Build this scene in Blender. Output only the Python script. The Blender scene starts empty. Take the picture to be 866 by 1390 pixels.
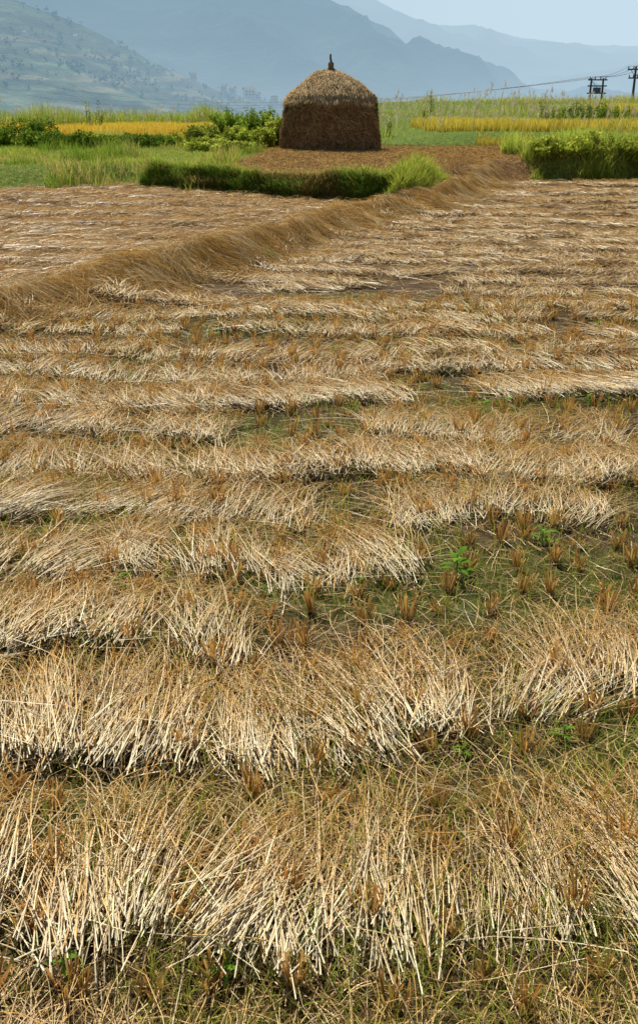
import bpy, math, numpy as np
from mathutils import Vector
rng=np.random.default_rng(7)
sc=bpy.context.scene
# ---------------------------------------------------------------- helpers
def ss(a,b,x):
    t=np.clip((x-a)/(b-a),0,1); return t*t*(3-2*t)
def vn(x,y,seed=0):
    xi=np.floor(x); yi=np.floor(y); fx=x-xi; fy=y-yi
    fx=fx*fx*(3-2*fx); fy=fy*fy*(3-2*fy)
    def h(a,b):
        v=np.sin(a*127.1+b*311.7+seed*74.7)*43758.5453
        return v-np.floor(v)
    return (h(xi,yi)*(1-fx)+h(xi+1,yi)*fx)*(1-fy)+(h(xi,yi+1)*(1-fx)+h(xi+1,yi+1)*fx)*fy
def fbm(x,y,seed=0,o=4):
    r=0;a=.5
    for i in range(o):
        r=r+a*vn(x*2**i,y*2**i,seed+i); a*=.5
    return r/(1-.5**o)
BX=np.array([-12,-4.5,-2.64,-1.46,0,1.6,3.45,5,9,60.]); BY=np.array([1.2,5.2,7.4,9.9,13,16.5,20.6,22.6,23,23.])
BMX=(BX[1:]+BX[:-1])/2; BS=(BY[1:]-BY[:-1])/(BX[1:]-BX[:-1])
def ybund(x): return np.interp(x,BX,BY)+.30*np.sin(x*2.1)+.15*np.sin(x*5.3+1)
def dbund(x,y): return (y-ybund(x))/np.sqrt(1+np.interp(x,BMX,BS)**2)
FX=np.array([-60,-8,-6.3,-3.9,-1.9,-.2,.86,1.3,1.9,2.8,5,8,60.]); FY=np.array([20,19.3,19.2,20.3,18.6,17.4,16.7,16.9,18,19.5,22.6,23,23.])
def yfoot(x): return np.interp(x,FX,FY)+.12*np.sin(x*2.7)+.07*np.sin(x*6.1)
def T(x,y):
    d=dbund(x,y)
    f=1-ss(2.6,4.2,x)
    z=.05*fbm(x*.5,y*.5,3)-.025+.02*fbm(x*3,y*3,9,2)
    z=z+f*(.15*np.exp(-(d/.34)**2)*(.4+1.2*vn(x*1.3,y*1.3,5))+.09*ss(-.25,.35,d))
    yf=yfoot(x); w=np.interp(x,[-6,-4,-3.4,2,3,4.6,5.2],[1.6,1.2,.3,.3,2.2,2.0,.4])
    z=z+(.42-.09*f)*ss(0,1,(y-yf)/w)
    r=ss(1,5,x)
    z=z+r*(.35*ss(31,33,y)+.35*ss(45,49,y)+.6*ss(64,74,y))
    z=z+.12*ss(5,6,x)*ss(22.6,23.2,y)*(1-ss(25,28,y))
    ye=74+34*ss(2,22,x)
    z=z-42*ss(0,1,(y-ye)/500.)-30*ss(60,500,np.abs(x)-.25*y)*ss(0,1,(y+200)/800.)
    return z
def mk(name,V,F,mats,C=None,smooth=True,H=None):
    me=bpy.data.meshes.new(name); V=np.ascontiguousarray(V.reshape(-1,3),dtype=np.float32); F=np.ascontiguousarray(F,dtype=np.int32)
    k=F.shape[1]
    me.vertices.add(len(V)); me.vertices.foreach_set('co',V.ravel())
    me.loops.add(F.size); me.loops.foreach_set('vertex_index',F.ravel())
    me.polygons.add(len(F)); me.polygons.foreach_set('loop_start',np.arange(0,F.size,k,dtype=np.int32))
    me.update(calc_edges=True)
    if smooth: me.polygons.foreach_set('use_smooth',np.ones(len(F),dtype=bool))
    if C is not None:
        a=me.color_attributes.new('Col','FLOAT_COLOR','POINT')
        c=np.ones((len(V),4),dtype=np.float32); c[:,:3]=C.reshape(-1,3); a.data.foreach_set('color',c.ravel())
    if H is not None:
        a=me.color_attributes.new('Haze','FLOAT_COLOR','POINT')
        a.data.foreach_set('color',np.ascontiguousarray(H.reshape(-1,4),dtype=np.float32).ravel())
    ob=bpy.data.objects.new(name,me); sc.collection.objects.link(ob)
    for m in (mats if isinstance(mats,list) else [mats]): me.materials.append(m)
    return ob
def strands(name,parts,mat,gain=1.0):
    Vs=[];Fs=[];Cs=[];off=0
    for P,W,S,C,roof in parts:
        N,K,_=P.shape; S=S[:,None,:]*W[:,:,None]*.5
        if roof:
            D=P[:,1:]-P[:,:-1]; D=np.concatenate([D,D[:,-1:]],1)
            up=np.cross(S,D); up/=np.linalg.norm(up,axis=2,keepdims=True)+1e-9
            L=[P-S,P+up*W[:,:,None]*.4,P+S]
        else: L=[P-S,P+S]
        m=len(L); V=np.stack(L,2)
        Cc=np.repeat(C[:,:,None,:],m,2)
        idx=(np.arange(N)[:,None,None]*K+np.arange(K-1)[None,:,None])*m+np.arange(m-1)[None,None,:]
        F=np.stack([idx,idx+1,idx+m+1,idx+m],-1).reshape(-1,4)+off
        Vs.append(V.reshape(-1,3));Fs.append(F);Cs.append(Cc.reshape(-1,3)); off+=N*K*m
    return mk(name,np.concatenate(Vs),np.concatenate(Fs),mat,np.clip(np.concatenate(Cs)*gain,0.003,.88))
# ---------------------------------------------------------------- materials
def mat_base(name):
    m=bpy.data.materials.new(name); m.use_nodes=True; nt=m.node_tree; nt.nodes.clear()
    o=nt.nodes.new('ShaderNodeOutputMaterial'); return m,nt,o
def strand_mat(name,trans,rough,spec=.4):
    m,nt,o=mat_base(name); n=nt.nodes; l=nt.links
    a=n.new('ShaderNodeAttribute'); a.attribute_name='Col'
    if trans<=0:
        p=n.new('ShaderNodeBsdfPrincipled'); p.inputs['Roughness'].default_value=rough; p.inputs['Specular IOR Level'].default_value=spec
        l.new(a.outputs['Color'],p.inputs['Base Color']); l.new(p.outputs[0],o.inputs[0]); return m
    p=n.new('ShaderNodeBsdfDiffuse'); l.new(a.outputs['Color'],p.inputs['Color'])
    t=n.new('ShaderNodeBsdfTranslucent'); l.new(a.outputs['Color'],t.inputs['Color'])
    mx=n.new('ShaderNodeMixShader'); mx.inputs[0].default_value=trans
    l.new(p.outputs[0],mx.inputs[1]); l.new(t.outputs[0],mx.inputs[2]); l.new(mx.outputs[0],o.inputs[0]); return m
M_straw=strand_mat('dry_straw',0,.42,.36)
M_leaf=strand_mat('dry_rice_leaf',.3,.5,.28)
M_grass=strand_mat('green_blades',.5,.5,.3)
M_hay=strand_mat('old_hay',.15,.7,.2)
def land_mat(name,nscale,hazy=True,amp=1.):
    m,nt,o=mat_base(name); n=nt.nodes; l=nt.links
    a=n.new('ShaderNodeAttribute'); a.attribute_name='Col'
    tc=n.new('ShaderNodeTexCoord'); no=n.new('ShaderNodeTexNoise'); no.inputs['Scale'].default_value=nscale; no.inputs['Detail'].default_value=8; no.inputs['Roughness'].default_value=.65
    l.new(tc.outputs['Object'],no.inputs['Vector'])
    mr=n.new('ShaderNodeMapRange'); mr.inputs['From Min'].default_value=.3; mr.inputs['From Max'].default_value=.7; mr.inputs['To Min'].default_value=.4; mr.inputs['To Max'].default_value=1.8
    l.new(no.outputs['Fac'],mr.inputs['Value'])
    vm=n.new('ShaderNodeVectorMath'); vm.operation='SCALE'; l.new(a.outputs['Color'],vm.inputs[0]); l.new(mr.outputs['Result'],vm.inputs['Scale'])
    d=n.new('ShaderNodeBsdfPrincipled'); d.inputs['Roughness'].default_value=.95; d.inputs['Specular IOR Level'].default_value=.1; l.new(vm.outputs[0],d.inputs['Base Color'])
    bp=n.new('ShaderNodeBump'); bp.inputs['Strength'].default_value=.8; bp.inputs['Distance'].default_value=.6/nscale
    l.new(no.outputs['Fac'],bp.inputs['Height']); l.new(bp.outputs[0],d.inputs['Normal'])
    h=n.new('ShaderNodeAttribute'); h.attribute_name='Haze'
    e=n.new('ShaderNodeEmission'); l.new(h.outputs['Color'],e.inputs['Color'])  # aerial haze painted on the land as emission over its own colour
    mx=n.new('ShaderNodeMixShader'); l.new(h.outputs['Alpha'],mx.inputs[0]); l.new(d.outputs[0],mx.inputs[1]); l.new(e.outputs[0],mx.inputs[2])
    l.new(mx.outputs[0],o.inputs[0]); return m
def simple(name,col,rough=.8,ns=20,amp=.3,hz=None):
    m,nt,o=mat_base(name); n=nt.nodes; l=nt.links
    tc=n.new('ShaderNodeTexCoord'); no=n.new('ShaderNodeTexNoise'); no.inputs['Scale'].default_value=ns
    l.new(tc.outputs['Object'],no.inputs['Vector'])
    cr=n.new('ShaderNodeValToRGB'); cr.color_ramp.elements[0].color=[c*(1-amp) for c in col]+[1]; cr.color_ramp.elements[1].color=[min(1,c*(1+amp)) for c in col]+[1]
    l.new(no.outputs['Fac'],cr.inputs[0])
    p=n.new('ShaderNodeBsdfPrincipled'); p.inputs['Roughness'].default_value=rough; l.new(cr.outputs[0],p.inputs['Base Color'])
    if hz is None: l.new(p.outputs[0],o.inputs[0])
    else:
        e=n.new('ShaderNodeEmission'); e.inputs[0].default_value=list(hz[:3])+[1]; mx=n.new('ShaderNodeMixShader'); mx.inputs[0].default_value=hz[3]  # flat emission blended over the surface to imitate distance haze
        l.new(p.outputs[0],mx.inputs[1]); l.new(e.outputs[0],mx.inputs[2]); l.new(mx.outputs[0],o.inputs[0])
    return m
def haze(d,z,k=1.0):  # painted haze per vertex: glow colour and mix, by distance and height
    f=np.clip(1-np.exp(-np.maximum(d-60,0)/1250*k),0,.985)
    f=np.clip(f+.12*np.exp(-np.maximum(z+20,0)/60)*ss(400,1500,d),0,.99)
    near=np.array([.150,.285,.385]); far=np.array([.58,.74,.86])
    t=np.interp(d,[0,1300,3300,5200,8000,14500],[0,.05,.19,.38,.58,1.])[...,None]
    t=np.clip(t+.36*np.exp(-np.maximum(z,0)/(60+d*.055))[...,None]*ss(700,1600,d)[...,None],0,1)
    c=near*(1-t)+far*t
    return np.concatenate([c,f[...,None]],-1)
# ---------------------------------------------------------------- ground sheet
gx=np.concatenate([-np.geomspace(12000,13,70),np.linspace(-12.5,12.5,330),np.geomspace(13,12000,70)])
gy=np.concatenate([np.linspace(-2000,-10,12),np.linspace(-6,0,20)[:-1],np.linspace(0,26,520),np.linspace(26.3,80,180),np.geomspace(82,14000,90)])
X,Y=np.meshgrid(gx,gy); Z=T(X,Y)
soil=np.array([.085,.055,.027]); grn=np.array([.11,.16,.022]); strawc=np.array([.25,.15,.058]); far=np.array([.06,.09,.03])
yf=yfoot(X)
C=np.broadcast_to(soil,X.shape+(3,)).copy()
def blend(C,c,m): return C*(1-m[...,None])+c*m[...,None]
C=blend(C,grn*.6,ss(.45,.7,fbm(X*1.1,Y*1.6,21))*(Y<9)*.6)
C=blend(C,strawc*.85,ss(7,15,Y)*.8)
C=blend(C,strawc*.9,ss(-.3,.2,dbund(X,Y))*(X<4.2)*(.5+.7*vn(X*3,Y*3,71)))
C=blend(C,np.array([.19,.11,.05]),ss(0,.3,Y-yf))
C=blend(C,grn,ss(0,.3,Y-yf)*(1-ss(-2.2,-1.5,X)))
C=blend(C,grn,ss(30,31,Y))
C=blend(C,grn,ss(4.9,5.3,X)*ss(22.5,22.9,Y)*(1-ss(24,25,Y)))
C=blend(C,np.array([.28,.20,.04]),ss(33,35,Y)*(1-ss(45,46,Y))*(1-ss(-4.5,-3.5,X)))
C=blend(C,far,ss(70,90,Y))
NX=len(gx);NY=len(gy)
i=(np.arange(NY-1)[:,None]*NX+np.arange(NX-1)[None,:]).ravel()
F=np.stack([i,i+1,i+NX+1,i+NX],-1)
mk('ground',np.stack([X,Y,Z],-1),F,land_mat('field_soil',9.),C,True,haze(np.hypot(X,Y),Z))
# ---------------------------------------------------------------- straw
def n3(v): return v/(np.linalg.norm(v,axis=-1,keepdims=True)+1e-9)
def laid(x0,y0,th,L,l0,l1,arch,curl,K,w0,w1,c0,c1,roof,kink=None,rollsd=.5):
    N=len(x0); s=np.linspace(0,1,K)[None,:]
    ang=th[:,None]+curl[:,None]*s**2.0
    if kink is not None: ang=ang+kink[:,None]*np.clip(s-.55,0,1)*2
    st=L[:,None]/(K-1)
    dx=np.sin(ang)*st; dy=np.cos(ang)*st
    x=x0[:,None]+np.concatenate([np.zeros((N,1)),np.cumsum(dx[:,:-1],1)],1)
    y=y0[:,None]+np.concatenate([np.zeros((N,1)),np.cumsum(dy[:,:-1],1)],1)
    t=T(x,y); z=t+l0[:,None]*(1-s)+l1[:,None]*s+arch[:,None]*np.sin(np.pi*s)
    P=np.stack([x,y,np.maximum(z,t+.004)],-1)
    D=n3(P[:,-1]-P[:,0]); S=np.cross(D,np.array([0,0,1.])); S=n3(S)
    roll=rng.normal(0,rollsd,N); U=np.cross(S,D); S=S*np.cos(roll)[:,None]+U*np.sin(roll)[:,None]
    W=w0[:,None]*(1-s)+w1[:,None]*s
    Cc=c0[:,None,:]*(1-s[...,None])+c1[:,None,:]*s[...,None]
    return (P,W,S,Cc,roof)
PALE=np.array([.82,.68,.41]); GOLD=np.array([.67,.46,.17]); ORG=np.array([.57,.31,.07]); BRN=np.array([.24,.14,.06]); GREY=np.array([.64,.53,.34])
def cols(N,base,alt,var=.18,pa=.5):
    t=rng.random(N)[:,None]
    c=base*(1-t*pa)+alt*t*pa
    return c*np.clip(rng.normal(1,var,N),.4,1.5)[:,None]
def hw(y): return .343*(.927*y+.64)+.5+.07*y
rows=[]
def lin(a,b): return lambda x:(a+b)/2+(b-a)/2*np.clip(x,-3,3)
rows.append((lin(.84,.86),-2,2,.42))
rows.append((lambda x:1.49+.02*np.sin(x*3.1),-2,2,.37))
rows.append((lambda x:np.interp(x,[-1.2,-.4,.1,.5,.95,2],[2.03,2.06,2.15,2.28,2.39,2.45]),-2.4,2.4,.43))
rows.append((lambda x:2.62+.03*x,-3,-.27,.38))
rows.append((lambda x:3.18+.03*x,-3.4,.34,.36))
rows.append((lambda x:3.66-.05*x,-3.6,1.28,.35))
rows.append((lambda x:4.16-.03*x+.03*np.sin(x*3),-4,4,.41))
rows.append((lambda x:4.72-.04*x+.04*np.sin(x*2+1),-4.4,4.4,.40))
rows.append((lambda x:5.28+.2*ss(-.2,.6,x),-5,5,.42))
yy=5.95
while yy<23.2:
    a=yy; b=rng.normal(0,.06); ph=rng.random()*6; am=rng.uniform(.06,.18)
    rows.append((lambda x,a=a,b=b,ph=ph,am=am:a+b*x+am*np.sin(x*.9+ph)+.06*np.sin(x*2.3+ph),-14,14,0))
    yy+=rng.uniform(.46,.66)
parts=[];lparts=[]
for ri,(fn,xa,xb,LL) in enumerate(rows):
    y0=float(fn(np.array(0.))); h=hw(y0+.5)
    xa=max(xa,-h); xb=min(xb,h)
    g0=np.arange(xa,xb,.11); hx=g0+rng.normal(0,.03,len(g0))
    hy=fn(hx)+rng.normal(0,.036,len(hx))+(.17 if y0<3 else .26)*(fbm(hx*1.6,hx*0+ri,31,3)-.5)
    db=dbund(hx,hy)
    keep=(np.abs(db)>.22)
    keep&=hy<yfoot(hx)-.4
    if y0>2.8: keep&=~((vn(hx*1.1,hy*1.9,77)>.80))
    keep&=rng.random(len(hx))>.07
    hx=hx[keep];hy=hy[keep];lf_=(db[keep]>0)
    if len(hx)==0: continue
    near=y0<5.7
    n=int(108 if y0<3 else 88 if near else np.clip(70*(6/y0)**.75,24,70))
    thin=.4+1.05*fbm(hx*1.9,hy*2+ri,131,2); thin=np.where(lf_,thin*.75,thin)
    hth=.85*(fbm(hx*.9,hy*.8+ri*3.7,41,2)-.5)*2+rng.normal(0,.2,len(hx))+.05+np.where(lf_,.45,0)
    hl=(.035+.055*vn(hx*2.2,hy*3,51)+rng.normal(0,.008,len(hx)))*thin
    hL=(LL if LL else .38)*(1+rng.normal(0,.13,len(hx)))
    k=np.repeat(np.arange(len(hx)),np.maximum((n*thin).astype(int),8)); N=len(k)
    wsc=1.0 if y0<4.5 else (y0/4.5)**.6
    t=rng.random(N)
    x0=hx[k]+rng.normal(0,.05,N); yb=hy[k]+rng.normal(0,.036,N)+(rng.random(N)<.3)*rng.random(N)*.22
    th=hth[k]+rng.normal(0,.18,N)+(rng.random(N)<.14)*rng.normal(0,.7,N)
    L=hL[k]*(.65+.6*rng.random(N)); lf=hl[k]*(.2+1.0*t)
    l1=.01+.03*rng.random(N)
    c0=cols(N,PALE,GREY if y0<6 else GOLD,.22,.7)
    wm=np.where(lf_[k],.5,.16)
    c0=np.where((rng.random(N)<wm)[:,None],cols(N,GOLD,ORG,.25,.8),c0)
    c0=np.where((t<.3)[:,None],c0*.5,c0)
    tip=rng.random(N)[:,None]; c1=(GOLD*(1-tip)+ORG*tip)*np.clip(rng.normal(.95,.22,N),.4,1.5)[:,None]
    parts.append(laid(x0,yb,th,L,lf,l1,.025*rng.random(N),rng.normal(0,.5,N),6 if near else 4,
        (.0027+.0015*rng.random(N))*wsc,(.0012+.0008*rng.random(N))*wsc,c0,c1,near,rng.normal(0,.8,N)))
    N2=int(N*(.55 if near else .35)); k=rng.integers(0,len(hx),N2)
    x0=hx[k]+rng.normal(0,.09,N2); yb=hy[k]+.05+.36*rng.random(N2)**.7
    th=hth[k]+rng.normal(0,1.0,N2); L=.08+.20*rng.random(N2)
    tt=rng.random(N2)[:,None]**1.3; c=(ORG*tt+GOLD*(1-tt))*np.clip(rng.normal(1,.25,N2),.4,1.6)[:,None]
    c=np.where((rng.random(N2)<.25)[:,None],PALE*.9,c)
    lparts.append(laid(x0,yb,th,L,.02+.07*rng.random(N2),.01+.08*rng.random(N2),.04*rng.random(N2),rng.normal(0,1.9,N2),6 if near else 4,
        (.0016+.0016*rng.random(N2))*wsc,(.0008*np.ones(N2))*wsc,c,c*np.array([1.05,.95,.85]),False,None,1.))
strands('cut_straw_swaths',parts,M_straw)
strands('dry_rice_leaves',lparts,M_leaf)
def scatter(n,ya,yb,cond,power=1.0):
    y=ya+(yb-ya)*rng.random(n)**power; x=(rng.random(n)*2-1)*hw(y); m=cond(x,y); return x[m],y[m]
parts=[]
x,y=scatter(20000,1.0,9,lambda x,y:dbund(x,y)<-.1,1.3); N=len(x)
c=cols(N,BRN*1.7,GOLD,.3,.9)
parts.append(laid(x,y,rng.random(N)*6.28,.04+.18*rng.random(N),.004+.02*rng.random(N),.004+.02*rng.random(N),.01*rng.random(N),rng.normal(0,1.2,N),4,.002+.0012*rng.random(N),.001*np.ones(N),c,c,False))
x,y=scatter(20000,8,22.5,lambda x,y:dbund(x,y)<-.1,.8); N=len(x)
c=cols(N,GOLD,ORG,.3,.9)
parts.append(laid(x,y,rng.normal(0,1,N),.1+.25*rng.random(N),.01+.05*rng.random(N),.01+.03*rng.random(N),.02*rng.random(N),rng.normal(0,1.2,N),3,(.0035*np.ones(N))*(y/9)**.5,.003*np.ones(N),c,c,False))
x,y=scatter(60000,5,21.5,lambda x,y:(dbund(x,y)>.05)&(y<yfoot(x)+.05)&(x<4),.9); N=len(x)
c=cols(N,GOLD*.9,ORG*.9,.3,1.)
parts.append(laid(x,y,.9*(fbm(x*.6,y*.6,63,2)-.5)*2+rng.normal(.4,.8,N),.12+.22*rng.random(N),.01+.04*rng.random(N),.01+.03*rng.random(N),.02*rng.random(N),rng.normal(0,.9,N),4,(.0030+.0018*rng.random(N))*(y/9)**.5,.0022*np.ones(N),c,c*.85,False,None,.8))
strands('loose_straw',parts,M_straw)
# straw draped over the low field bund: overlapping handfuls
nh=1500; hx=rng.uniform(-5.5,3.9,nh); hy=ybund(hx)+rng.normal(.15,.5,nh)
sl=np.interp(hx,BMX,BS); down=np.pi*.5+np.arctan(1/sl)
hth=down+rng.normal(0,.45,nh)+(rng.random(nh)<.2)*rng.normal(0,1.2,nh); hz_=.02+.11*rng.random(nh)**2; hp=rng.random(nh)
k=np.repeat(np.arange(nh),34); n=len(k)
bx=hx[k]+rng.normal(0,.06,n); by=hy[k]+rng.normal(0,.09,n)
c=cols(n,ORG,GOLD,.3,1.)*(.65+.55*hp[k])[:,None]; pl=(rng.random(n)<.65*ss(.6,.9,hp[k])+.06)[:,None]; c=np.where(pl,PALE*.95,c)
strands('bund_straw',[laid(bx,by,hth[k]+rng.normal(0,.25,n),.18+.32*rng.random(n),hz_[k]*(.3+rng.random(n)),.01+.02*rng.random(n),.05*rng.random(n),rng.normal(0,.8,n),5,(.0028+.0018*rng.random(n))*(np.maximum(by,5)/7)**.5,.0016*np.ones(n),c,c*.8,False,None,.7)],M_leaf)
# ---------------------------------------------------------------- stubble
def upright(x,y,h,lean,w0,w1,c0,c1,K=3,az=None,z0=0.,droop=2.,roof=False):
    N=len(x); s=np.linspace(0,1,K)[None,:]
    az=rng.random(N)*6.283 if az is None else az
    px=x[:,None]+np.cos(az)[:,None]*lean[:,None]*s**droop
    py=y[:,None]+np.sin(az)[:,None]*lean[:,None]*s**droop
    z=T(x,y)[:,None]+z0+h[:,None]*s-.25*(lean**2/np.maximum(h,.01))[:,None]*s**3
    P=np.stack([px,py,z],-1); a2=rng.random(N)*6.283
    a2=np.where(rng.random(N)<.5,rng.normal(0,.5,N),a2)
    S=np.stack([np.cos(a2),np.sin(a2),0*a2],-1)
    W=w0[:,None]*(1-s)+w1[:,None]*s
    return (P,W,S,c0[:,None,:]*(1-s[...,None])+c1[:,None,:]*s[...,None],roof)
gxs,gys=np.meshgrid(np.arange(-3.9,3.9,.155),np.arange(1.0,8.5,.19))
gxs=(gxs+rng.normal(0,.03,gxs.shape)).ravel(); gys=(gys+rng.normal(0,.03,gys.shape)).ravel()
m=(np.abs(gxs)<hw(gys))&(dbund(gxs,gys)<-.3)&(rng.random(len(gxs))<.85); gxs=gxs[m];gys=gys[m]
n=19; k=np.repeat(np.arange(len(gxs)),n); N=len(k)
hh=(.045+.06*rng.random(len(gxs)))[k]*rng.uniform(.7,1.15,N)
az=rng.random(N)*6.283; r=np.abs(rng.normal(0,.015,N))
c=cols(N,np.array([.72,.44,.13]),np.array([.50,.27,.08]),.28,1.)
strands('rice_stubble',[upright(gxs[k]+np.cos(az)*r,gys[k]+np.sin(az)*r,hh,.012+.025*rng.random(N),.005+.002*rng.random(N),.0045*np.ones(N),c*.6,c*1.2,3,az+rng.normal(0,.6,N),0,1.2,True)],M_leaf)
# ---------------------------------------------------------------- grass between rows
def G(N,a,b,v=.22):
    t=rng.random((N,1)); return (np.array(a)*(1-t)+np.array(b)*t)*np.clip(rng.normal(1,v,(N,1)),.45,1.6)
GD=[.07,.13,.016]; GM=[.16,.26,.03]; GB=[.32,.43,.045]; GY=[.54,.54,.09]
def gapw(x,y):
    w=ss(.42,.62,fbm(x*1.6,y*2.2,91,3))*.7
    w=np.maximum(w,((x>-.3)&(y>2.9)&(y<3.62)).astype(float)*.9*(.15+fbm(x*4,y*4,12,2)))
    w=np.maximum(w,((x>-.1)&(y>1.92)&(y<2.36)).astype(float)*.9*(.2+fbm(x*4,y*4,13,2)))
    w=np.maximum(w,((x>.3)&(y>5.0)&(y<5.6)).astype(float))
    w=np.maximum(w,((x>-.2)&(x<1.8)&(y>6.5)&(y<6.8)).astype(float)*.8)
    return w
x,y=scatter(100000,1.2,8.5,lambda x,y:dbund(x,y)<-.2,1.5)
m=rng.random(len(x))<gapw(x,y)*.8; x=x[m];y=y[m];N=len(x)
h=.02+.075*rng.random(N)**1.5
dry=(rng.random(N)<.34)[:,None]
parts=[upright(x,y,h,.02+.07*rng.random(N),.0020+.0014*rng.random(N),.0006*np.ones(N),np.where(dry,G(N,[.40,.28,.10],[.28,.18,.06]),G(N,GM,GY)),np.where(dry,G(N,[.5,.36,.15],[.40,.25,.09]),G(N,GB,GY)),4)]
x,y=scatter(4600,1.4,8,lambda x,y:dbund(x,y)<-.2,1.4); m=rng.random(len(x))<.2+gapw(x,y); x=x[m];y=y[m];N=len(x)
parts.append(upright(x,y,.09+.11*rng.random(N),.03+.08*rng.random(N),.0026*np.ones(N),.0006*np.ones(N),G(N,GM,GB),G(N,GB,GY),5))
strands('field_grass',parts,M_grass)
def weed(x,y,s,nl,seed,name='weed_plant'):
    r=np.random.default_rng(seed); P=[];W=[];S=[];C=[]
    z=float(T(np.array([x]),np.array([y]))[0])
    for i in range(nl):
        a=i*2.4+r.random()*.5; hz=s*(.25+.75*i/nl); e=.35+.5*i/nl; L=s*(.75+.4*r.random())
        t=np.linspace(0,1,6); d=np.array([np.cos(a),np.sin(a)])
        P.append(np.stack([x+d[0]*L*t*np.cos(e),y+d[1]*L*t*np.cos(e),z+hz+L*np.sin(e)*t-.45*L*t**2.],-1))
        W.append(s*.26*np.sin(np.pi*(.06+.92*t))**.9); S.append([-d[1],d[0],.15]); C.append(np.tile(np.array([.19,.36,.045])*(.8+.5*r.random()),(6,1)))
    t=np.linspace(0,1,6); P.append(np.stack([x+0*t,y+0*t,z+s*t*1.05],-1)); W.append(.004*np.ones(6)); S.append([1,0,0]); C.append(np.tile([.08,.14,.04],(6,1)))
    strands(name,[(np.array(P),np.array(W),np.array(S,dtype=float),np.array(C),False)],M_grass)
wl=[(.53,3.2,.09,9,1),(.92,3.47,.07,8,2),(-.53,1.42,.05,6,3),(-.2,1.41,.045,6,4),(1.1,5.3,.07,7,5),(.95,5.2,.08,6,9),(-.55,10.6,.1,8,6),(-.2,3.05,.035,5,7),(.7,2.2,.05,6,8),(.35,3.4,.04,5,18),(1.25,3.3,.05,6,28),
 (.15,3.1,.05,6,31),(.4,2.12,.04,5,32),(1.05,3.05,.05,6,33),(-.75,3.1,.06,6,34),(-1.2,4.1,.06,6,35),(.2,5.25,.07,6,36),(1.6,5.35,.07,6,37),(.8,6.65,.08,6,38),(.1,6.6,.07,6,39),(-1.4,6.1,.07,6,40),(2.2,7.3,.08,6,41)]
for (a,b,s,nl,sd) in wl: weed(a,b,s,nl,sd)
# ---------------------------------------------------------------- terrace and bank vegetation
def box(n,xa,xb,ya,yb,cond=None):
    x=rng.uniform(xa,xb,n); y=rng.uniform(ya,yb,n)
    if cond is not None: m=cond(x,y); x=x[m];y=y[m]
    return x,y
def blades(x,y,h0,h1,ln,w,ca,cb,K=4,tipb=1.25,**k):
    N=len(x); h=h0+(h1-h0)*rng.random(N); c=G(N,ca,cb)
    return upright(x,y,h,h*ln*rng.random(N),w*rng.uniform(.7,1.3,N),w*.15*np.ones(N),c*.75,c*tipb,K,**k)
parts=[]
x,y=box(80000,-15,-.9,18.6,34,lambda x,y:(y>yfoot(x)-.3+1.2*(vn(x*2.5,y*0,8)-.5)*(x<-3.5))&(x<-1.9+.05*(y-20)+.5*(vn(x,y,3)-.5)+.3*ss(24,30,y))&(x>-hw(y)-1))
N=len(x); q=fbm(x*.6,y*.45,15,4); h=(.05+.42*ss(.42,.72,q))*rng.uniform(.3,1.2,N)
dm=ss(.45,.62,fbm(x*.9,y*.5,16,3))[:,None]
c=G(N,GB,GY)*(1-dm)+G(N,GM,GB)*dm
dr=(ss(.52,.66,fbm(x*.4,y*1.2,26,3))*.65>rng.random(N))[:,None]; c=np.where(dr,G(N,[.60,.50,.15],[.50,.38,.12]),c)
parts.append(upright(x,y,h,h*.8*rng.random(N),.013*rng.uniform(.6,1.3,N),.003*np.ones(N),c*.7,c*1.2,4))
strands('terrace_grass',parts,M_grass)
n=26000; x=rng.uniform(-3.7,2.3,n); off=rng.random(n)
yb=yfoot(x)+.02+.38*off
N=n; cl=fbm(x*2.5,off*2,2,3); h=(.03+.20*rng.random(N))*(.3+1.5*cl); c=G(N,GD,GM)*(.55+1.0*cl)[:,None]; br=((rng.random(N)<.6)&(off>.5))[:,None]; c=np.where(br,G(N,GM,GY),c)
bn=(rng.random(N)<.6*ss(.45,.62,fbm(x*1.3,off,22,2))+.08)[:,None]; c=np.where(bn,G(N,[.46,.32,.12],[.30,.19,.07]),c)
az=-np.pi/2+rng.normal(0,.7,N)
parts=[upright(x,yb,h,.06+.18*rng.random(N),.011*rng.uniform(.6,1.3,N),.003*np.ones(N),c*.8,c*1.15,4,az)]
n=6500; x=rng.normal(1.8,.42,n); y=yfoot(x)+rng.uniform(-.25,.45,n); hh=.50*np.exp(-((x-1.6)/.35)**2)+.30*np.exp(-((x-2.2)/.25)**2)+.1
hh=hh*(.35+1.1*vn(x*6,y*6,44)); h=hh*rng.uniform(.35,1,n); c=G(n,GB,GY)
parts.append(upright(x,y,h,h*.9*rng.random(n),.014*rng.uniform(.6,1.5,n),.003*np.ones(n),c*.6,c*1.1,4))
strands('bank_grass',parts,M_grass)
x,y=box(50000,-2.4,9,16.8,31.5,lambda x,y:(y>yfoot(x)+.25)&(x>-1.9+.05*(y-20)))
N=len(x); fr=.5+.5*np.sin((y+.1*x)*9+3*vn(x,y,4)); m=rng.random(N)<.2+.8*fr; x=x[m];y=y[m];N=len(x)
c=cols(N,np.array([.48,.31,.14]),np.array([.32,.18,.08]),.3,1.)
parts=[upright(x,y,.02+.08*rng.random(N),.05*rng.random(N),.010*rng.uniform(.6,1.3,N),.006*np.ones(N),c*.7,c*1.1,3)]
x,y=box(26000,-2.2,8,17,30.5,lambda x,y:(y>yfoot(x)+.1)&(x>-1.9+.05*(y-20))); N=len(x); c=cols(N,GOLD*.9,ORG*.8,.3,.8)
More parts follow.
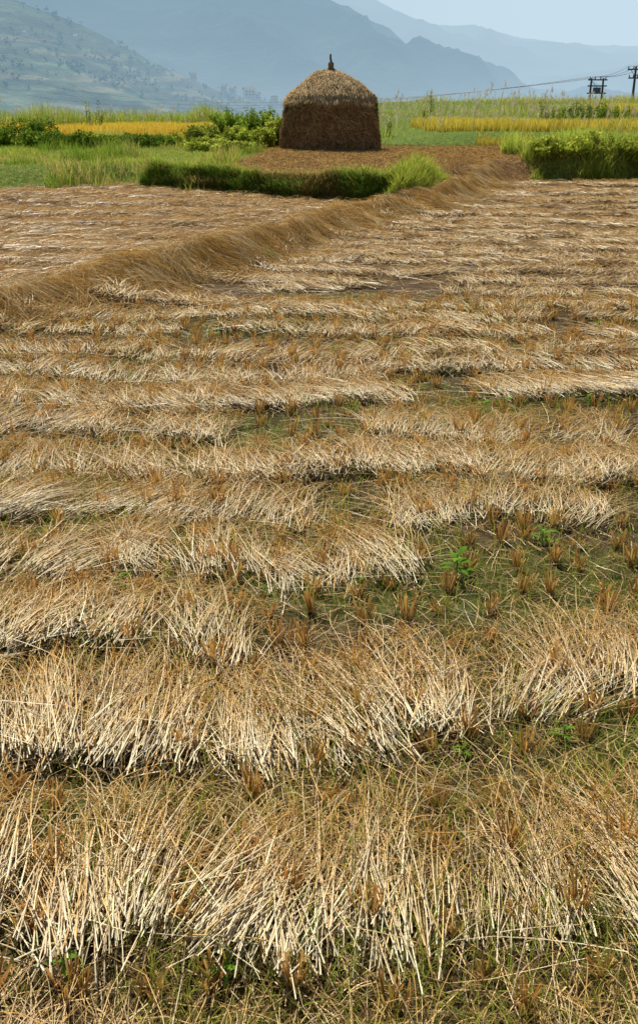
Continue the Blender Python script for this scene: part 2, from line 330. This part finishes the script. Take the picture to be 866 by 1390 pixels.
parts.append(laid(x,y,rng.random(N)*6.28,.12+.2*rng.random(N),.03+.05*rng.random(N),.02*np.ones(N),.02*rng.random(N),rng.normal(0,.6,N),3,.008*np.ones(N),.005*np.ones(N),c,c,False))
strands('terrace_stubble',parts,M_hay)
parts=[]
x,y=box(42000,-17,-4.0,35,46.5,lambda x,y:x<-4+1.2*(vn(x*0,y*.4,5)-.5)); q=fbm(x*.5,y*.3,88,3)
c=G(len(x),[.70,.46,.05],[.60,.45,.06])*(.75+.5*q)[:,None]; h=(.30+.25*q)*rng.uniform(.8,1.15,len(x))
parts.append(upright(x,y,h,h*.5*rng.random(len(x)),.03*rng.uniform(.7,1.3,len(x)),.006*np.ones(len(x)),c*.7,c*1.2,4))
x,y=box(34000,4,16,34.5,44,lambda x,y:(x<.3*y+2)&(fbm(x*.4,y*.5,81,3)>.47+.05*(x<6)))
parts.append(blades(x,y,.15,.42,.5,.03,[.64,.46,.06],[.52,.46,.07]))
x,y=box(24000,16,32,52,64,lambda x,y:(fbm(x*.25,y*.3,83,3)>.42))
parts.append(blades(x,y,.25,.6,.5,.045,[.64,.46,.06],[.54,.46,.07]))
x,y=box(7000,5,11,29.8,32,lambda x,y:(fbm(x*.6,y*.8,84,3)>.42))
parts.append(blades(x,y,.12,.3,.5,.022,[.5,.36,.06],[.4,.38,.06]))
strands('ripe_rice_crop',parts,M_grass)
parts=[]
x,y=box(10000,-17,-3.3,46.5,50,None); hh=.40+1.35*fbm(x*.9,y*.2,17,3)**1.3
c=G(len(x),GM,GY); h=hh*rng.uniform(.4,1.08,len(x))
parts.append(upright(x,y,h,h*.4*rng.random(len(x)),.03*rng.uniform(.6,1.3,len(x)),.006*np.ones(len(x)),c*.7,c*1.2,4))
x,y=box(34000,2,40,31,106,lambda x,y:(x<.42*y+2)&(x>1.5)&(y<74+34*ss(2,22,x)))
q=fbm(x*.35,y*.2,18,3); c=G(len(x),GB,GY); dd=ss(.5,.65,q)[:,None]; c=c*(1-dd)+G(len(x),[.55,.48,.16],GY)*dd
h=(.10+.50*ss(.4,.7,q))*rng.uniform(.4,1.25,len(x)); 
parts.append(upright(x,y,h,h*.6*rng.random(len(x)),.022*(y/35)**.9*rng.uniform(.6,1.3,len(x)),.006*np.ones(len(x)),c*.7,c*1.2,4))
x,y=box(9000,-22,2.5,31,75,lambda x,y:(x>-.45*y)&~((x<-3.9)&(y>34.6)&(y<46.8)))
c=G(len(x),GM,GY); h=rng.uniform(.1,.45,len(x))
parts.append(upright(x,y,h,h*.6*rng.random(len(x)),.03*(y/35)**.9*rng.uniform(.6,1.3,len(x)),.006*np.ones(len(x)),c*.7,c*1.3,4))
strands('reed_grass',parts,M_grass)
parts=[]
x=np.concatenate([rng.uniform(1.8,13,300),rng.uniform(-16,-5,90)]); y=np.concatenate([rng.uniform(33,52,300),rng.uniform(44,50,90)]); N=len(x)
h=rng.uniform(.5,1.3,N)*(.55+.8*vn(x*.8,y*.3,7)); az=rng.normal(0,.8,N)
st=upright(x,y,h,h*.3*rng.random(N),.014*np.ones(N),.01*np.ones(N),G(N,GY,[.3,.25,.1]),G(N,[.45,.38,.25],[.5,.42,.3]),5,az); parts.append(st)
tip=st[0][:,-1]; kk=np.repeat(np.arange(N),14); M=len(kk); t=rng.random(M)
base=tip[kk]-np.stack([0*t,0*t,.22*t],-1); d=np.stack([rng.normal(.4,.5,M),rng.normal(0,.4,M),rng.uniform(.5,1,M)],-1); d=n3(d)*.12
P=np.stack([base,base+d*.6,base+d],1); cc=G(M,[.5,.42,.28],[.62,.54,.38],.1)[:,None,:]*np.ones((1,3,1))
parts.append((P,np.tile([.010,.013,.003],(M,1)),np.tile([1.,0,0],(M,1)),cc,False))
strands('plume_grass',parts,M_grass)
x,y=box(42000,4.6,12,22.1,26.5,lambda x,y:(y>yfoot(x)-.3+.5*vn(x*2,y,4))&(x>4.8+.4*vn(y*2,y,6)-.1))
N=len(x); q=fbm(x*1.4,y*1.4,19,3); h=(.08+.50*ss(.32,.7,q))*rng.uniform(.3,1.15,N); c=G(N,GM,GY)*(.6+.95*q)[:,None]
strands('grassy_bank',[upright(x,y,h,h*.8*rng.random(N),.015*rng.uniform(.6,1.5,N),.003*np.ones(N),c*.65,c*1.25,4)],M_grass)
def shrub(name,x,y,rx,h,nst,nl,ca,cb,seed,leaf=.07,z0=0.):
    r=np.random.default_rng(seed); zb=float(T(np.array([x]),np.array([y]))[0])+z0; parts=[]
    bx=r.normal(0,rx*.3,nst); by=r.normal(0,rx*.3,nst); az=r.random(nst)*6.283; ln=rx*.75*r.random(nst)**.6; hh=h*r.uniform(.4,1.,nst)*(1-.35*(ln/rx))
    s=np.linspace(0,1,5)[None,:]
    P=np.stack([x+bx[:,None]+np.cos(az)[:,None]*ln[:,None]*s**1.3,y+by[:,None]+np.sin(az)[:,None]*ln[:,None]*s**1.3,zb+hh[:,None]*s],-1)
    parts.append((P,np.tile(.02-.013*np.linspace(0,1,5),(nst,1)),np.tile([1.,0,0],(nst,1)),np.tile([.07,.06,.03],(nst,5,1)),False))
    k=np.repeat(np.arange(nst),nl); M=len(k); t=r.random(M)**.65
    f=t*4; i0=np.clip(f.astype(int),0,3); fr=(f-i0)[:,None]; b=P[k,i0]*(1-fr)+P[k,i0+1]*fr
    d=n3(np.stack([r.normal(0,1,M),r.normal(0,1,M),r.normal(.3,.6,M)],-1)); b=b+d*.03
    L=leaf*r.uniform(.6,1.5,M)[:,None]
    Pl=np.stack([b,b+d*L*.5,b+d*L*.85-[0,0,.01],b+d*L-[0,0,.025]],1)
    sd=n3(np.cross(d,n3(r.normal(0,1,(M,3)))))
    tone=r.uniform(.6,1.3,nst)[k][:,None]; tt=r.random((M,1)); c=(np.array(ca)*(1-tt)+np.array(cb)*tt)*tone*r.uniform(.7,1.3,(M,1))
    parts.append((Pl,np.tile(np.array([.2,1,.7,.1])*leaf*.42,(M,1)),sd,c[:,None,:]*np.ones((1,4,1)),False))
    strands(name,parts,M_grass)
for i,(a,b,rx,h,ca,cb) in enumerate([(-1.9,31.5,.75,1.3,GM,GB),(-2.9,32.5,.8,1.2,GM,GB),(-1.25,30.6,.45,1.1,GB,GY),(-3.7,31,.7,.75,GM,GY),(-2.5,30.2,.5,.7,GB,GY),(-1.7,29.9,.4,.6,GB,GY),(-3.1,28.2,.6,.4,GB,GY),(-2.3,27.4,.5,.3,GB,GY)]):
    shrub('shrub',a,b,rx,h,60,85,ca,cb,11+i,.085)
for i,(a,b,rx,h) in enumerate([(-8.6,30.2,.8,.6),(-7.6,29.8,.9,.55),(-6.5,30,.7,.45),(-5.6,30.3,.7,.42),(-10.3,32,1.0,.9),(-9.2,32.5,.7,.95),(-4.9,31,.6,.4),(-11.2,31,.9,.7),
        (9.6,40,1.0,.85),(10.8,41,1.2,1.0),(12.1,41,1.1,.95),(13.2,40,1.,.8),(14.4,43,1.,.9),(7.3,29.5,.8,.30),(8.4,29.6,.9,.4),(9.4,29.5,.9,.45),(10.3,29.7,.8,.5),
        (5.5,23.4,.5,.55),(6.2,23.3,.55,.6),(6.9,23.6,.6,.52),(7.6,23.4,.6,.6),(8.3,23.6,.6,.6),(9.0,23.5,.6,.6)]):
    shrub('shrub',a,b,rx,h,46,75,GD if i<4 else (GB if i>16 else GM),GY if i>16 else (GM if i%2 else GB),30+i,.08)
for i,(a,b,h) in enumerate([(-9.3,40.5,2.0),(-9.0,41,1.6),(12.2,45,1.5),(12.9,46,1.5),(9.6,43,1.3),(2.5,36,1.1),(5.5,50,1.5),(11.4,44,1.4),(4.6,44,1.2)]):
    shrub('tall_weed',a,b,.3,h,7,34,GM,GY,70+i,.075)
# ---------------------------------------------------------------- haystack
hsx,hsy=.34,28.9; hz=float(T(np.array([hsx]),np.array([hsy]))[0])-.03
root=bpy.data.objects.new('haystack',None); sc.collection.objects.link(root); root.location=(hsx,hsy,hz)
R=1.36; HE=1.38; HA=2.15
M_core=simple('packed_hay',[.18,.10,.042],.95,14,.5)
na=96; prof=[(0,R*.985),(.2,R*1.0),(.5,R*1.01),(.9,R*.985),(1.2,R*.945),(1.38,R*.90),(1.55,R*.82)]
zs=np.linspace(0,1.5,26); rs=np.interp(zs,[p[0] for p in prof],[p[1] for p in prof])
A=np.linspace(0,2*np.pi,na,endpoint=False)
def bd(a,z): return .10*(fbm(np.cos(a)*3+9,z*2.5+np.sin(a)*3,5,3)-.5)*2
AA,ZZ=np.meshgrid(A,zs); RR=rs[:,None]+bd(AA,ZZ)
V=np.stack([RR*np.cos(AA),RR*np.sin(AA),ZZ],-1)
i,j=np.meshgrid(np.arange(len(zs)-1),np.arange(na),indexing='ij'); F=np.stack([i*na+j,i*na+(j+1)%na,(i+1)*na+(j+1)%na,(i+1)*na+j],-1).reshape(-1,4)
ob=mk('stack_body',V,F,M_core); ob.parent=root
def rroof(u):
    return 1.29*u, HE+(HA-HE)*(.64*(1-u**2.2)+.36*(1-u)**1.2)
def rdz(a,uu): return .12*(fbm(np.cos(a)*3*uu+5,np.sin(a)*3*uu+5,8,3)-.5)+.09*uu**4*(vn(np.cos(a)*4+7,np.sin(a)*4+7,9)-.5)
us=np.linspace(0.01,1,18); AA,UU=np.meshgrid(A,us); r_,z_=rroof(UU); r_=r_*(1+.03*(vn(AA*4,UU*3,8)-.5)); z_=z_+rdz(AA,UU)
V=np.stack([r_*np.cos(AA),r_*np.sin(AA),z_],-1)
i,j=np.meshgrid(np.arange(len(us)-1),np.arange(na),indexing='ij'); F=np.stack([i*na+j,(i+1)*na+j,(i+1)*na+(j+1)%na,i*na+(j+1)%na],-1).reshape(-1,4)
ob=mk('thatch_core',V,F,simple('thatch_hay',[.32,.22,.11],.9,14,.4)); ob.parent=root
n=30000; a=rng.random(n)*6.283; z=rng.uniform(0,1.45,n); r0=np.interp(z,zs,rs)+bd(a,z)+.008
rad=np.stack([np.cos(a),np.sin(a),0*a],-1); tan=np.stack([-np.sin(a),np.cos(a),0*a],-1); up=np.array([0,0,1.])
ph=rng.normal(-1.2,.8,n); d=tan*np.cos(ph)[:,None]+up*np.sin(ph)[:,None]; L=rng.uniform(.06,.24,n)[:,None]
b=rad*r0[:,None]+up*z[:,None]; ro=rng.uniform(.0,.09,n)[:,None]
P=np.stack([b,b+d*L*.5+rad*ro,b+d*L+rad*ro*.8],1); P[:,:,2]=np.maximum(P[:,:,2],.01)
cb=cols(n,np.array([.42,.24,.10]),np.array([.21,.11,.045]),.35,1.); lt=(rng.random(n)<.22)[:,None]; cb=np.where(lt,np.array([.62,.43,.21]),cb)
sd=n3(np.cross(d,rad)); ob=strands('stack_stalks',[(P,np.tile([.012,.012,.007],(n,1)),sd,cb[:,None,:]*np.ones((1,3,1)),False)],M_hay); ob.parent=root
n=20000; a=rng.random(n)*6.283; u=rng.random(n)**.6*.93+.02; du=rng.uniform(.06,.2,n)
def rp(a,u,o):
    uu=np.minimum(u,1.); r,z=rroof(uu); ex=np.maximum(u-1,0); r=r+ex*.6; z=z-ex*1.5+rdz(a,uu)
    return np.stack([(r+o*.3)*np.cos(a),(r+o*.3)*np.sin(a),z+o],-1)
a2=a+rng.normal(0,.09,n)/(u+.2)
P=np.stack([rp(a,u,.0+.03*rng.random(n)),rp((a+a2)/2,u+du*.5,.03+.07*rng.random(n)),rp(a2,u+du,.0+.05*rng.random(n))],1)
c=cols(n,np.array([.74,.57,.32]),np.array([.46,.30,.14]),.3,1.); D=n3(P[:,2]-P[:,0]); sd=n3(np.cross(D,up))
p1=(P,np.tile([.013,.013,.007],(n,1)),sd,c[:,None,:]*np.ones((1,3,1)),False)
n=6000; a=rng.random(n)*6.283; tan=np.stack([-np.sin(a),np.cos(a),0*a],-1); rad=np.stack([np.cos(a),np.sin(a),0*a],-1)
b=rp(a,.93+.07*rng.random(n),.0); L=(rng.uniform(.05,.24,n)*(.4+1.2*vn(np.cos(a)*4+7,np.sin(a)*4+3,7)))[:,None]; d=n3(rad*rng.uniform(.3,1.2,n)[:,None]+tan*rng.normal(0,.5,n)[:,None]-up*rng.uniform(.3,1.0,n)[:,None])
P=np.stack([b,b+d*L*.5,b+d*L-up*.03],1); c=cols(n,np.array([.68,.51,.28]),np.array([.38,.25,.11]),.3,1.)
p2=(P,np.tile([.013,.012,.006],(n,1)),tan,c[:,None,:]*np.ones((1,3,1)),False)
ob=strands('thatch_stalks',[p1,p2],M_hay); ob.parent=root
n=1100; a=rng.random(n)*6.283; rad=np.stack([np.cos(a),np.sin(a),0*a],-1); t=rng.random(n)
P=np.stack([rad*(.26*rng.random(n))[:,None]+up*(HA-.05),rad*(.07)+up*(HA+.05+.03*t)[:,None],rad*(.025+.06*rng.random(n))[:,None]+up*(HA+.12+.10*t)[:,None]],1)
c=cols(n,np.array([.44,.29,.14]),np.array([.24,.15,.065]),.25,1.)
ob=strands('tied_tuft',[(P,np.tile([.014,.014,.008],(n,1)),np.stack([-np.sin(a),np.cos(a),0*a],-1),c[:,None,:]*np.ones((1,3,1)),False)],M_hay); ob.parent=root
def tube(name,pts,r0,r1,mat,parent=None,ns=8):
    pts=np.array(pts,dtype=float); K=len(pts); D=n3(np.gradient(pts,axis=0)); ref=np.array([0,0,1.]) if abs(D[0,2])<.9 else np.array([1.,0,0])
    S=n3(np.cross(D,ref)); U=np.cross(S,D); rr=np.linspace(r0,r1,K)[:,None,None]; an=np.linspace(0,2*np.pi,ns,endpoint=False)[None,:,None]
    V=(pts[:,None,:]+rr*(S[:,None,:]*np.cos(an)+U[:,None,:]*np.sin(an))).reshape(-1,3)
    i,j=np.meshgrid(np.arange(K-1),np.arange(ns),indexing='ij'); F=np.stack([i*ns+j,i*ns+(j+1)%ns,(i+1)*ns+(j+1)%ns,(i+1)*ns+j],-1).reshape(-1,4)
    ob=mk(name,V,F,mat); 
    if parent: ob.parent=parent
    return ob
M_wood=simple('weathered_wood',[.10,.075,.05],.85,30,.4)
tube('centre_pole',[(0,0,HA-.2),(.01,0,HA+.2),(-.015,0,HA+.33),(-.01,0,HA+.43)],.035,.025,M_wood,root)
# ---------------------------------------------------------------- power poles
M_metal=simple('galvanised_steel',[.12,.12,.125],.5,10,.2); M_ins=simple('brown_insulator',[.08,.04,.03],.4,10,.1)
def boxm(name,c,s,mat,parent):
    bpy.ops.mesh.primitive_cube_add(size=1,location=c); o=bpy.context.object; o.name=name; o.scale=s
    bv=o.modifiers.new('b','BEVEL'); bv.width=.02; o.data.materials.append(mat); o.parent=parent; return o
def zt(x,y): return float(T(np.array([x]),np.array([y]))[0])
px,py=28.0,90.; zb=zt(px,py)-.5
p=bpy.data.objects.new('utility_pole',None); sc.collection.objects.link(p)
ht=4.7; tube('pole',[(px,py,zb),(px,py,ht)],.13,.09,M_wood,p)
for zz,w in [(ht-.25,.75),(ht-.95,.6)]:
    boxm('crossarm',(px,py-.12,zz),(w*2,.1,.12),M_metal,p)
    for q in (-.9,-.3,.3,.9): tube('insulator',[(px+q*w,py-.12,zz+.06),(px+q*w,py-.12,zz+.26)],.05,.04,M_ins,p)
tube('brace',[(px-.45,py-.12,ht-.3),(px,py-.12,ht-.85)],.025,.025,M_metal,p); tube('brace',[(px+.45,py-.12,ht-.3),(px,py-.12,ht-.85)],.025,.025,M_metal,p)
qx,qy=24.7,90.; zb=zt(qx,qy)-.5; p=bpy.data.objects.new('transformer_pole',None); sc.collection.objects.link(p)
ht2=3.75
for s in (-.55,.55): tube('pole',[(qx+s,qy,zb),(qx+s*.95,qy,ht2)],.11,.08,M_wood,p)
for zz in (ht2-.15,ht2-.65,ht2-1.25): boxm('crossarm',(qx,qy-.12,zz),(1.7,.09,.11),M_metal,p)
for q in (-.7,-.25,.25,.7): tube('insulator',[(qx+q,qy-.12,ht2-.1),(qx+q,qy-.12,ht2+.12)],.05,.04,M_ins,p)
boxm('transformer_tank',(qx,qy-.1,ht2-1.0+.02),(.6,.45,.42),M_metal,p)
tube('cross_brace',[(qx-.5,qy,ht2-.2),(qx+.5,qy,ht2-1.3)],.02,.02,M_metal,p)
M_wire=simple('power_cable',[.05,.05,.055],.5,5,.1)
def wire(a,b,sag):
    t=np.linspace(0,1,40)[:,None]; P=np.array(a)*(1-t)+np.array(b)*t; P[:,2]-=(sag*4*t*(1-t))[:,0]
    tube('overhead_wire',P,.015,.015,M_wire,None,4)
for q in (-.7,.0,.7):
    wire((px+q,py-.12,ht+.0),(qx+q*.8,qy-.12,ht2+.1),.25)
    wire((qx+q,qy-.12,ht2+.1),(-42+q*2,150,3.4+q*.9),2.2)
    wire((px+q,py-.12,ht),(60+q,60,8),.6)
# ---------------------------------------------------------------- mountains
def mountain(name,pts,Yd,depth,back,base,seed,col,amp,nscale,nx=340,ny=120,terr=0):
    pts=np.array(pts,dtype=float); xs=np.linspace(pts[0,0],pts[-1,0],nx); yv=np.concatenate([np.linspace(-depth,0,ny),np.linspace(0,back,20)[1:]])
    X,Yr=np.meshgrid(xs,yv); rid=np.interp(X,pts[:,0],pts[:,1])
    t=np.where(Yr<0,1+Yr/depth,1-Yr/back); t=np.clip(t,0,1)
    sc_=depth*.45
    wx=X+sc_*.5*(fbm(X/sc_,Yr/sc_,seed+3,3)-.5)
    gul=1-np.abs(2*fbm(wx/sc_*1.6,Yr/sc_*.7,seed,6)-1)
    Z=base+(rid-base)*np.power(t,.9)+amp*(gul-.75)*np.sin(np.pi*np.clip(t,0,1)*.88+.12)*1.6+amp*.25*(fbm(X/sc_*6,Yr/sc_*6,seed+9,4)-.5)
    C=np.array(col)*(.4+1.2*fbm(X/sc_*5,Yr/sc_*8,seed+5,4))[...,None]
    if terr:
        q=np.floor(Z/terr+3*fbm(X/150,Yr/150,seed+20,2)); u=np.floor(X/45+q*3.7+4*fbm(X/200,Yr/200,seed+21,2))
        r=np.sin(q*127.1+u*311.7)*43758.5453; r=r-np.floor(r)
        C=C*(.6+.9*r[...,None]); C=np.where((r>.8)[...,None],np.array([.36,.32,.16]),C)
        tz=ss(60,180,Z)[...,None]; C=C*(1-.5*tz)
    W=len(xs);H=len(yv); i=(np.arange(H-1)[:,None]*W+np.arange(W-1)[None,:]).ravel(); F=np.stack([i,i+1,i+W+1,i+W],-1)
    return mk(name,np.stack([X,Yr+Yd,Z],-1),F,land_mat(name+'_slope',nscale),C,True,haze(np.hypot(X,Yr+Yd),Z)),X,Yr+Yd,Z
_,mx_,my_,mz_=mountain('terraced_hillside',[(-1800,360),(-1200,300),(-700,230),(-410,128),(-340,104),(-278,76),(-212,42),(-146,17),(-58,2),(60,-12),(300,-30),(900,-45)],1500,800,600,-60,5,[.17,.20,.10],26,.02,620,200,7.)
mountain('valley_mountain',[(-5000,900),(-2500,800),(-900,560),(-300,400),(-8,322),(170,245),(326,186),(480,118),(634,68),(840,30),(1100,12),(1700,-20),(3000,-40)],3500,1600,1500,-80,11,[.12,.15,.085],170,.006)
mountain('valley_mountain',[(-500,-60),(400,20),(900,95),(1250,135),(1500,160),(1800,215),(2300,330),(3600,500)],5300,1500,1500,-90,51,[.08,.11,.06],120,.005)
mountain('distant_mountain',[(-6000,1500),(-1500,1200),(41,860),(510,690),(980,560),(1300,520),(1567,500),(2036,430),(2541,380),(4200,300),(7000,500)],8000,3200,3000,-100,23,[.05,.07,.05],230,.003)
mountain('distant_mountain',[(-9000,1900),(0,2100),(2000,1900),(3300,1750),(4400,1500),(7000,1500),(12000,1300)],14500,4000,3000,-100,37,[.05,.07,.05],150,.002)
def hill_z(x,y):
    j=np.argmin(np.abs(mx_[0]-x)); i=np.argmin(np.abs(my_[:,0]-y)); return float(mz_[i,j])
r=np.random.default_rng(5); TV=[];TF=[];off=0;TC=[]
cx=r.uniform(-480,0,60); cy=r.uniform(1050,1490,60)
for a,b in zip(cx,cy):
    for q in range(r.integers(3,14)):
        x0=a+r.normal(0,22); y0=min(b+r.normal(0,14),1495); z0=hill_z(x0,y0); s=r.uniform(1.6,3.6)
        for m_ in range(10):
            c=np.array([x0,y0,z0+s])+r.normal(0,.55,3)*s; u=n3(r.normal(0,1,3)); v=n3(np.cross(u,r.normal(0,1,3)))
            TV+= [c-u*s*.5,c+v*s*.45,c+u*s*.5,c-v*s*.45]; TF.append([off,off+1,off+2,off+3]); off+=4; TC+=[np.array([.05,.075,.03])*r.uniform(.6,1.3)]*4
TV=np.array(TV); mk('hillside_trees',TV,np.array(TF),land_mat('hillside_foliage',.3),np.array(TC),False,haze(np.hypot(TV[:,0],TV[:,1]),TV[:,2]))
HZ=(.34,.48,.57,.5)  # painted haze for the farmhouses: glow colour and its share
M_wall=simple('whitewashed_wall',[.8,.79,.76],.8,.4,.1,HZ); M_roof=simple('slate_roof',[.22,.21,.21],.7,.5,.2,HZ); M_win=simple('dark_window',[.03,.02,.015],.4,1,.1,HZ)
def house(x,y,w,h,zz=None):
    z=hill_z(x,y)-.5; e=bpy.data.objects.new('farmhouse',None); sc.collection.objects.link(e); e.location=(x,y,z); w=w*.8; d=w*.7; h=h*.75+1.5; e.rotation_euler=(0,0,math.sin(x*3.3)*.5)
    def bx(n,c,s,m):
        bpy.ops.mesh.primitive_cube_add(size=1,location=c); o=bpy.context.object; o.name=n; o.scale=s; o.data.materials.append(m); o.parent=e
    bx('walls',(0,0,h/2),(w,d,h),M_wall)
    for fl in (.45,.78):
        for k in (-.32,0,.32): bx('window',(k*w,-d/2-.02,h*fl),(w*.14,.1,h*.14),M_win)
    W=w*.58;D=d*.6; r=h*.34
    V=np.array([(-W,-D,h+.3),(W,-D,h+.3),(W,D,h+.3),(-W,D,h+.3),(-W,0,h+.3+r),(W,0,h+.3+r)]); me=bpy.data.meshes.new('roof'); me.from_pydata(V.tolist(),[],[(0,1,5,4),(2,3,4,5),(0,4,3),(1,2,5),(3,2,1,0)])
    o=bpy.data.objects.new('roof',me); me.materials.append(M_roof); sc.collection.objects.link(o); o.parent=e
for (a,b,w,h) in [(-104,1499,19,14),(-92,1499,10,10),(-128,1499,10,9),(-141,1499,10,9),(-186,1499,11,9),(-330,1400,8,5),(-420,1350,8,5),(-230,1440,7,5),(-370,1300,7,5),(-66,1499,10,9)]:
    house(a,b,w,h)
# ---------------------------------------------------------------- light, sky, camera
el=math.radians(52); az=math.radians(-18)
w=bpy.data.worlds.new('World'); sc.world=w; w.use_nodes=True; nt=w.node_tree; bg=nt.nodes['Background']
sk=nt.nodes.new('ShaderNodeTexSky'); sk.sky_type='NISHITA'; sk.sun_disc=False; sk.sun_elevation=el; sk.sun_rotation=az; sk.dust_density=1.
nt.links.new(sk.outputs[0],bg.inputs[0]); bg.inputs[1].default_value=.08
L=bpy.data.lights.new('sun','SUN'); L.energy=5.; L.angle=math.radians(.5); L.color=(1,.96,.87)
lo=bpy.data.objects.new('sun',L); sc.collection.objects.link(lo)
v=Vector((math.sin(az)*math.cos(el),math.cos(az)*math.cos(el),math.sin(el))); lo.rotation_euler=v.to_track_quat('Z','Y').to_euler()
cam=bpy.data.cameras.new('camera'); co=bpy.data.objects.new('camera',cam); sc.collection.objects.link(co); sc.camera=co
co.location=(0,0,1.7); co.rotation_euler=(math.radians(90-21.98),0,0)
cam.sensor_fit='VERTICAL'; cam.sensor_height=36; cam.lens=32.74; cam.shift_y=-.0324; cam.clip_start=.05; cam.clip_end=40000
sc.view_settings.view_transform='Standard'; sc.view_settings.look='None'; sc.view_settings.exposure=0
